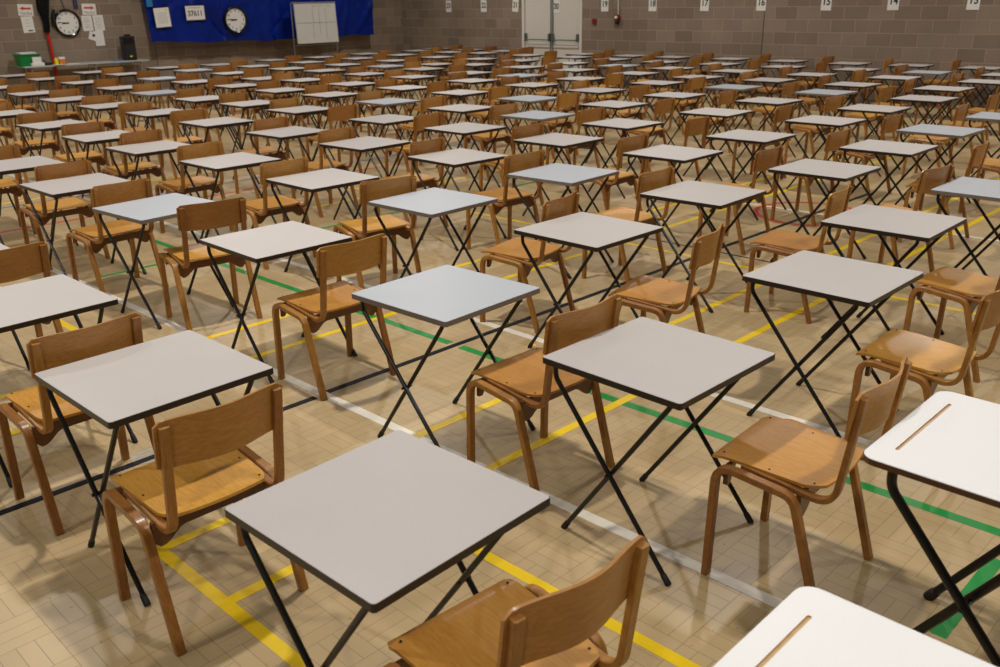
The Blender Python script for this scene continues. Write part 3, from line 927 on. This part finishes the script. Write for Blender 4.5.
def arrow(sh, w, z, hh, right):
    s = 1 if right else -1
    bm = bmesh.new()
    P = [(-.72 * w * s, z - hh * .45), (.25 * w * s, z - hh * .45), (.25 * w * s, z - hh), (.78 * w * s, z), (.25 * w * s, z + hh), (.25 * w * s, z + hh * .45), (-.72 * w * s, z + hh * .45)]
    prismv = [bm.verts.new((x, -.0045, z_)) for x, z_ in P]; pb = [bm.verts.new((x, -.003, z_)) for x, z_ in P]
    bm.faces.new(prismv); bm.faces.new(pb[::-1])
    for k in range(7): bm.faces.new((prismv[k], prismv[(k + 1) % 7], pb[(k + 1) % 7], pb[k]))
    obj('arrow', bm, M['red_ink'], sh)

t, sh, w, h = notice('arrow_sign', 'white sign with a red arrow pointing left above another sheet', 'sign', 7.42, 7.73, 1.785, 2.02, VW, 2, group='red arrow signs on the clock wall')
arrow(sh, w, .03, .042, False); text('caption', 'This End', (0, -.004, -.07), CLKW, .07, M['grey_ink'], sh)
t, sh, w, h = notice('arrow_sign', 'white sign with a red arrow pointing right above two notices', 'sign', 8.78, 9.09, 1.775, 2.01, VW, 1, group='red arrow signs on the clock wall')
arrow(sh, w, .03, .042, True); text('caption', 'This End', (0, -.004, -.07), CLKW, .07, M['grey_ink'], sh)
t, sh, w, h = notice('wall_notice', 'white notice with a grey block at its foot under the left-pointing arrow', 'notice', 7.45, 7.69, 1.44, 1.775, VW, -2)
lines_of_print(sh, w, h, (.09, .03, -.03), M['grey_ink'], .55, .003); obj('printed_block', bbox(-.02, .08, -.0045, -.003, -.14, -.115), M['ink'], sh)
t, sh, w, h = notice('wall_notice', 'notice with faint red print under the right-pointing arrow', 'notice', 8.73, 8.96, 1.435, 1.76, VW, -1)
lines_of_print(sh, w, h, (.11, .02, -.03), M['pink_ink'], .6, .005); lines_of_print(sh, w, h, (.075, .05, -.07, -.10), M['grey_ink'], .75, .003)
t, sh, w, h = notice('wall_notice', 'plain typed notice beside the notice with faint red print', 'notice', 8.99, 9.22, 1.43, 1.765, VW, -2)
lines_of_print(sh, w, h, [.12 - .03 * k for k in range(9)], M['grey_ink'], .75, .003)
t, sh, w, h = notice('wall_notice', 'loose white sheet hanging lowest under the two typed notices', 'notice', 8.96, 9.17, 1.105, 1.43, VW, -1)
t, sh, w, h = notice('tilted_notice', 'tilted white card with a black mark over the lowest sheet', 'notice', 8.83, 9.12, 1.21, 1.39, VW, 20, toff=.008)
obj('black_mark', bbox(-.075, -.015, -.0045, -.003, -.01, .045), M['ink'], sh)

def pl(u0, u1, z0, z1, v):
    a, c = at(u0, z0, v); b, d_ = at(u1, z1, v); return a, b, c, d_
a, b, c, d_ = pl(10.55, 10.98, 1.46, 1.90, TV - .012)
t, sh, w, h = notice('framed_notice', 'framed white notice with a yellow dot on the blue tarpaulin', 'notice', a - .12, b - .16, c, d_ - .0, TV - .05, -3, True)
lines_of_print(sh, w, h, [.10 - .028 * k for k in range(9)], M['grey_ink'], .72, .003)
bm = bmesh.new(); disc(bm, (w * .6, -.005, h * .72), .028, 'y', .002, 20); obj('yellow_dot', bm, M['plastic_yellow'], sh)
a, b, c, d_ = pl(11.24, 11.76, 1.60, 1.93, TV - .012)
t, sh, w, h = notice('number_board', 'framed white board reading 37611 on the blue tarpaulin', 'sign', a - .01, b - .03, c, d_, TV - .05, -1, True)
text('printed_number', '37611', (0, -.004, -.02), CLKW, .17, M['ink'], sh, sx=.92); lines_of_print(sh, w, h, (.11,), M['grey_ink'], .8, .006)

# flip whiteboard on its stand
BV = 20.95
k_ = BV / VW
bd = thing('whiteboard_stand', 'tilted whiteboard with a ruled table on a grey stand before the tarpaulin', 'whiteboard', (0, 0, 0))
uA, uB, zT, zB = 13.78, 15.15, 1.958, .988
bm = bmesh.new()
v8 = []
for (dx0, dx1, z, y) in ((.03, -.06, zB, -.12), (.06, -.03, zT, -.02)):
    for yy in (0, .03):
        v8 += [bm.verts.new((uA + dx0 + .0, BV + y + yy, z)), bm.verts.new((uB + dx1, BV + y + yy, z))]
A0, A1, B0, B1, C0, C1, D0_, D1_ = v8
for f_ in ((A0, A1, C1, C0), (B0, D0_, D1_, B1), (A0, B0, B1, A1), (C0, C1, D1_, D0_), (A0, C0, D0_, B0), (A1, B1, D1_, C1)): bm.faces.new(f_)
pan = obj('board_panel', bm, M['board'], bd)
def on_board(s, t):            # s across 0..1, t up 0..1
    zz = zB + (zT - zB) * t; x0 = uA + .03 + .03 * t; x1 = uB - .06 + .03 * t
    return (x0 + (x1 - x0) * s, BV - .12 + .10 * t - .003, zz)
bm = bmesh.new()
for p, q in (((.02, .52), (.98, .52)), ((.40, .10), (.43, .90)), ((.57, .2), (.58, .90)), ((.72, .10), (.74, .90))):
    tube(bm, [on_board(*p), on_board(*q)], .004, 5)
for s in (.47, .63, .82): tube(bm, [on_board(s - .05, .93), on_board(s - .02, .955), on_board(s + .01, .93), on_board(s + .05, .95)], .005, 5)
obj('ruled_lines', bm, M['grey_ink'], pan)
for u in (uA + .0, uB - .02):
    bm = bmesh.new(); tube(bm, [(u, BV + .03, .03), (u, BV + .03, zT + .03)], .016, 8); obj('post', bm, M['chrome'], bd, True)
    bm = bmesh.new(); tube(bm, [(u, BV - .32, .022), (u, BV + .28, .022)], .018, 8); obj('foot_bar', bm, M['chrome'], bd, True)
bm = bmesh.new(); tube(bm, [(uA, BV - .02, zB - .05), (uB - .02, BV - .02, zB - .05)], .012, 8); obj('lower_rail', bm, M['chrome'], bd, True)
bm = bmesh.new(); box(bm, uA + .02, uB - .0, BV + .0, BV + .07, zT + .005, zT + .045); obj('top_rail', bm, M['chrome'], bd)

# ------------------------------------------------------------------ side table and what stands on it
tb = thing('trestle_table', 'long grey table against the block wall under the red-arrow signs', 'table', (0, 0, 0))
T0, T1, TA, TB, TH = 7.12, 9.90, 21.12, 21.60, .805
tp_ = obj('tabletop', bevel(bbox(T0 + .02, T1, TA, TB, TH - .03, TH), .006), M['grey_top'], tb)
for u in (7.30, 8.66, 9.72):
    bm = bmesh.new(); pts = fillet([(TA + .06, .0), (TA + .06, TH - .05), (TB - .06, TH - .05), (TB - .06, .0)], [.06, .06], 5)
    tube(bm, [(u, p[0], p[1]) for p in pts], .013, 8); obj('leg_frame', bm, M['chrome'], tb, True)
def tray(name, label, cat, u0, u1, v0, v1, z0, z1, mat, flare=.03):
    bm = bmesh.new(); t_ = .006
    def ringv(e, z): return [bm.verts.new((x, y, z)) for x, y in ((u0 - e, v0 - e), (u1 + e, v0 - e), (u1 + e, v1 + e), (u0 - e, v1 + e))]
    L = [ringv(0, z0), ringv(flare, z1), ringv(flare + .015, z1), ringv(flare + .015, z1 - .02), ringv(flare + .002, z1 - .02)]
    inn = [ringv(flare - t_, z1), ringv(-t_, z0 + t_)]
    for a_, b_ in zip(L[:-1], L[1:]):
        for k in range(4): bm.faces.new((a_[k], a_[(k + 1) % 4], b_[(k + 1) % 4], b_[k]))
    for k in range(4):
        bm.faces.new((L[1][k], L[1][(k + 1) % 4], inn[0][(k + 1) % 4], inn[0][k])); bm.faces.new((inn[0][k], inn[0][(k + 1) % 4], inn[1][(k + 1) % 4], inn[1][k]))
    bm.faces.new(L[0][::-1]); bm.faces.new(inn[1])
    o = obj(name, bm, mat); tag(o, label, cat); return o
tray('plastic_tub', 'green plastic tub full of papers at the end of the long table', 'tub', 7.13, 7.50, TA + .12, TA + .42, TH, TH + .25, M['plastic_green'])
for k, (dx, dz, r_) in enumerate(((0, 0, 0), (.02, .028, 4), (.0, .056, -3))):
    o = obj('paper_stack', bbox(-.16, .16, -.13, .13, 0, .026), M['paper']); o.location = (7.31 + dx, TA + .27, TH + .20 + dz); o.rotation_euler = (0, 0, R(r_))
    tag(o, ('bottom', 'middle', 'top')[k] + ' bundle of white paper in the green tub', 'paper', 'paper bundles in the green tub')
o = obj('white_box', bevel(bbox(7.30, 7.56, TA + .0, TA + .1, TH, TH + .065), .006), M['paper']); tag(o, 'low white box on the table in front of the green tub', 'box')
bm = bmesh.new(); prism(bm, [(7.33 + .1 + .095 * math.cos(R(a)) * (1 if abs(math.cos(R(a))) < .9 else 1), TA + .05 + .03 * math.sin(R(a))) for a in range(0, 360, 20)], TH + .065, TH + .185)
o = obj('tissue_pack', bm, M['paper'], smooth=False); tag(o, 'upright white pack standing on the low white box', 'pack')
o = obj('folded_bag', bevel(bbox(7.60, 7.76, TA + .06, TA + .26, TH, TH + .05), .015), M['cloth_black']); tag(o, 'dark folded bag on the table beside the white box', 'bag')
bm = bmesh.new(); disc(bm, (0, 0, 0), .04, 'z', .10, 16); o = obj('glass_jar', bm, M['chrome'], smooth=True); o.location = (7.70, TA + .32, TH); tag(o, 'small grey jar on the table between tub and yellow bottle', 'jar')
yb = thing('squeeze_bottle', 'yellow plastic bottle on the long table beside an orange box', 'bottle', (7.86, TA + .14, TH))
bm = bmesh.new(); tube(bm, [(0, 0, 0), (0, 0, .01), (0, 0, .10), (0, 0, .125)], [.040, .042, .042, .02], 16); obj('body', bm, M['plastic_yellow'], yb, True)
bm = bmesh.new(); tube(bm, [(0, 0, .122), (0, 0, .15)], [.016, .012], 12); obj('cap', bm, M['paper'], yb, True)
ob = thing('card_box', 'orange box with a white top on the long table', 'box', (7.98, TA + .16, TH))
obj('carton', bevel(bbox(-.06, .06, -.05, .05, 0, .11), .003), M['orange'], ob); obj('white_lid', bevel(bbox(-.062, .062, -.052, .052, .11, .155), .003), M['paper'], ob)
for k, (u, v, r_) in enumerate(((7.88, TA + .0, 8), (8.2, TA + .12, -14))):
    o = obj('loose_paper', bbox(-.12, .12, -.08, .08, 0, .004), M['paper']); o.location = (u - (.02 if k == 0 else 0), v + .085 * (k == 0) - .04 * (k == 0), TH); o.rotation_euler = (0, 0, R(r_))
    tag(o, ('loose white paper on the table before the yellow bottle', 'loose white paper on the table right beside the orange box')[k], 'paper')
sp = thing('loudspeaker', 'black loudspeaker standing on the end of the long table', 'speaker', (9.53, TA + .25, TH))
bm = bmesh.new(); lo_ = [(-.15, -.13), (.15, -.13), (.10, .13), (-.10, .13)]
prism(bm, lo_, 0, .53); bevel(bm, .02, 3); obj('cabinet', bm, M['plastic_black'], sp)
obj('grille', bevel(bbox(-.125, .125, -.138, -.128, .06, .34), .004), M['cloth_black'], sp)
obj('horn', bevel(bbox(-.11, .11, -.138, -.128, .37, .49), .004), M['clock_rim'], sp)
obj('carry_handle', bevel(bbox(-.02, .10, -.05, .05, .53, .57), .012), M['plastic_black'], sp)
obj('badge', bbox(-.025, .03, -.142, -.138, .075, .105), M['plastic_yellow'], sp)
o = obj('blue_folder', bbox(9.16, 9.42, TA + .14, TA + .34, TH, TH + .012), M['tarp_light']); tag(o, 'flat pale blue folder on the table beside the loudspeaker', 'folder')

# red pole, jacket and strap
bm = bmesh.new(); tube(bm, [(7.98, VW - .05, 0), (7.95, VW - .05, .9), (7.92, VW - .05, 1.66)], .034, 12)
o = obj('red_pole', bm, M['red_pole'], smooth=True); tag(o, 'red pole against the block wall behind the long table', 'pole')
bm = bmesh.new(); nu, nz = 14, 24; F = []
for j in range(nz + 1):
    t = j / nz; z = 1.43 + t * 1.0; row = []
    hw = .045 + .075 * min(1, t * 2.2)
    cu = 7.91 + .07 * t
    for i in range(nu + 1):
        s = -1 + 2 * i / nu
        row.append(bm.verts.new((cu + s * hw + .02 * math.sin(z * 9 + s), VW - .03 - .11 * math.sqrt(max(0, 1 - s * s)) - .02 * math.sin(s * 9 + z * 7), z)))
    F.append(row)
for j in range(nz):
    for i in range(nu): bm.faces.new((F[j][i], F[j][i + 1], F[j + 1][i + 1], F[j + 1][i]))
bmesh.ops.solidify(bm, geom=bm.faces[:], thickness=.02)
o = obj('hanging_jacket', bm, M['cloth_black'], smooth=True); tag(o, 'black jacket hanging on the block wall beside the clock', 'jacket')
bm = bmesh.new(); tube(bm, [(8.15, VW - .05, 1.90), (8.115, VW - .05, 1.80), (8.10, VW - .05, 1.62), (8.09, VW - .04, 1.55)], [.03, .04, .035, .02], 10)
o = obj('hanging_bag', bm, M['cloth_black'], smooth=True); tag(o, 'small black bag hanging between the jacket and the clock', 'bag')
for k, u in enumerate((8.60, 8.655)):
    bm = bmesh.new(); box(bm, u, u + .032, VW - .02, VW - .008, 1.90, 2.55); o = obj('hanging_strap', bm, M['navy'])
    tag(o, ('navy strap hanging above the first clock, nearer its cable', 'navy strap hanging above the first clock, nearer the right-pointing arrow')[k], 'strap', 'navy straps on the clock wall')

for o in list(C.objects):
    if o.parent is None and o.name.split('.')[0] in ('number_sheet', 'fire_call_point', 'fire_alarm', 'cable_conduit', 'wall_clock', 'clock_cable', 'tarpaulin', 'hanging_batten',
            'arrow_sign', 'wall_notice', 'tilted_notice', 'framed_notice', 'number_board', 'hanging_jacket', 'hanging_bag', 'hanging_strap'):
        o.location.z += DZ
# odds and ends on the floor
def soft(name, label, cat, loc, sc_, mat):
    bm = bmesh.new(); bmesh.ops.create_icosphere(bm, subdivisions=3, radius=1)
    for v_ in bm.verts:
        f_ = 1 + .10 * math.sin(v_.co.x * 6 + loc[0]) + .08 * math.sin(v_.co.y * 9 + 1) + .06 * math.sin(v_.co.z * 7)
        v_.co = Vector((v_.co.x * sc_[0] * f_, v_.co.y * sc_[1] * f_, max(-.7, v_.co.z) * sc_[2] + .7 * sc_[2]))
    o = obj(name, bm, mat, smooth=True); o.location = loc; tag(o, label, cat); return o
soft('carrier_bag', 'white carrier bag on the floor far off by the side of the photo', 'bag', (5.95, 15.9, 0), (.16, .14, .12), M['paper'])
soft('school_bag', 'blue bag on the floor under a desk before the doors', 'bag', (10.0, 8.1, 0), (.10, .08, .07), M['tarp_light'])

# ------------------------------------------------------------------ light: high-bay lamps in a grid, dim hall around
def lamp(u, v, power, size=.3, z=6.3):
    l = bpy.data.lights.new('high_bay_lamp', 'AREA'); l.shape = 'DISK'; l.size = size; l.energy = power; l.color = (1.0, .94, .86); l.spread = R(150)
    o = link(bpy.data.objects.new('high_bay_lamp', l)); o.location = (u, v, z)
for iu, u in enumerate((-3.4, 2.85, 9.1, 15.2)):
    for iv, v in enumerate((-1.6, 4.65, 10.9, 17.2)):
        lamp(u, v, LAMP.get((iu, iv), LAMP0))
w = bpy.data.worlds.new('hall_ambient'); scn.world = w; w.use_nodes = True
w.node_tree.nodes['Background'].inputs[0].default_value = (.80, .88, 1.0, 1); w.node_tree.nodes['Background'].inputs[1].default_value = AMB

# ------------------------------------------------------------------ camera
pitch, roll, yaw = R(20.3745), R(.99566), R(45.2782)
fw = Vector((math.sin(yaw) * math.cos(pitch), math.cos(yaw) * math.cos(pitch), -math.sin(pitch)))
rt = Vector((math.cos(yaw), -math.sin(yaw), 0)); up = rt.cross(fw)
r2 = rt * math.cos(roll) - up * math.sin(roll); u2 = rt * math.sin(roll) + up * math.cos(roll)
cd = bpy.data.cameras.new('camera'); cam = link(bpy.data.objects.new('camera', cd))
m = Matrix((r2, u2, -fw)).transposed().to_4x4(); m.translation = Vector((0, 0, CZ)); cam.matrix_world = m
cd.sensor_width = 36; cd.lens = 36 * .90056; cd.clip_end = 200
cd.dof.use_dof = True; cd.dof.focus_distance = 4.2; cd.dof.aperture_fstop = 4.5
scn.camera = cam
scn.view_settings.view_transform = 'Standard'; scn.view_settings.look = 'None'; scn.view_settings.gamma = 1.0
scn.view_settings.use_curve_mapping = False; scn.view_settings.exposure = EXPO
try:
    scn.cycles.use_denoising = True; scn.cycles.denoiser = 'OPENIMAGEDENOISE'
    scn.cycles.max_bounces = 6; scn.cycles.diffuse_bounces = 4; scn.cycles.glossy_bounces = 3
    scn.cycles.sample_clamp_indirect = 6.0
    scn.cycles.light_sampling_threshold = .01
except Exception: pass
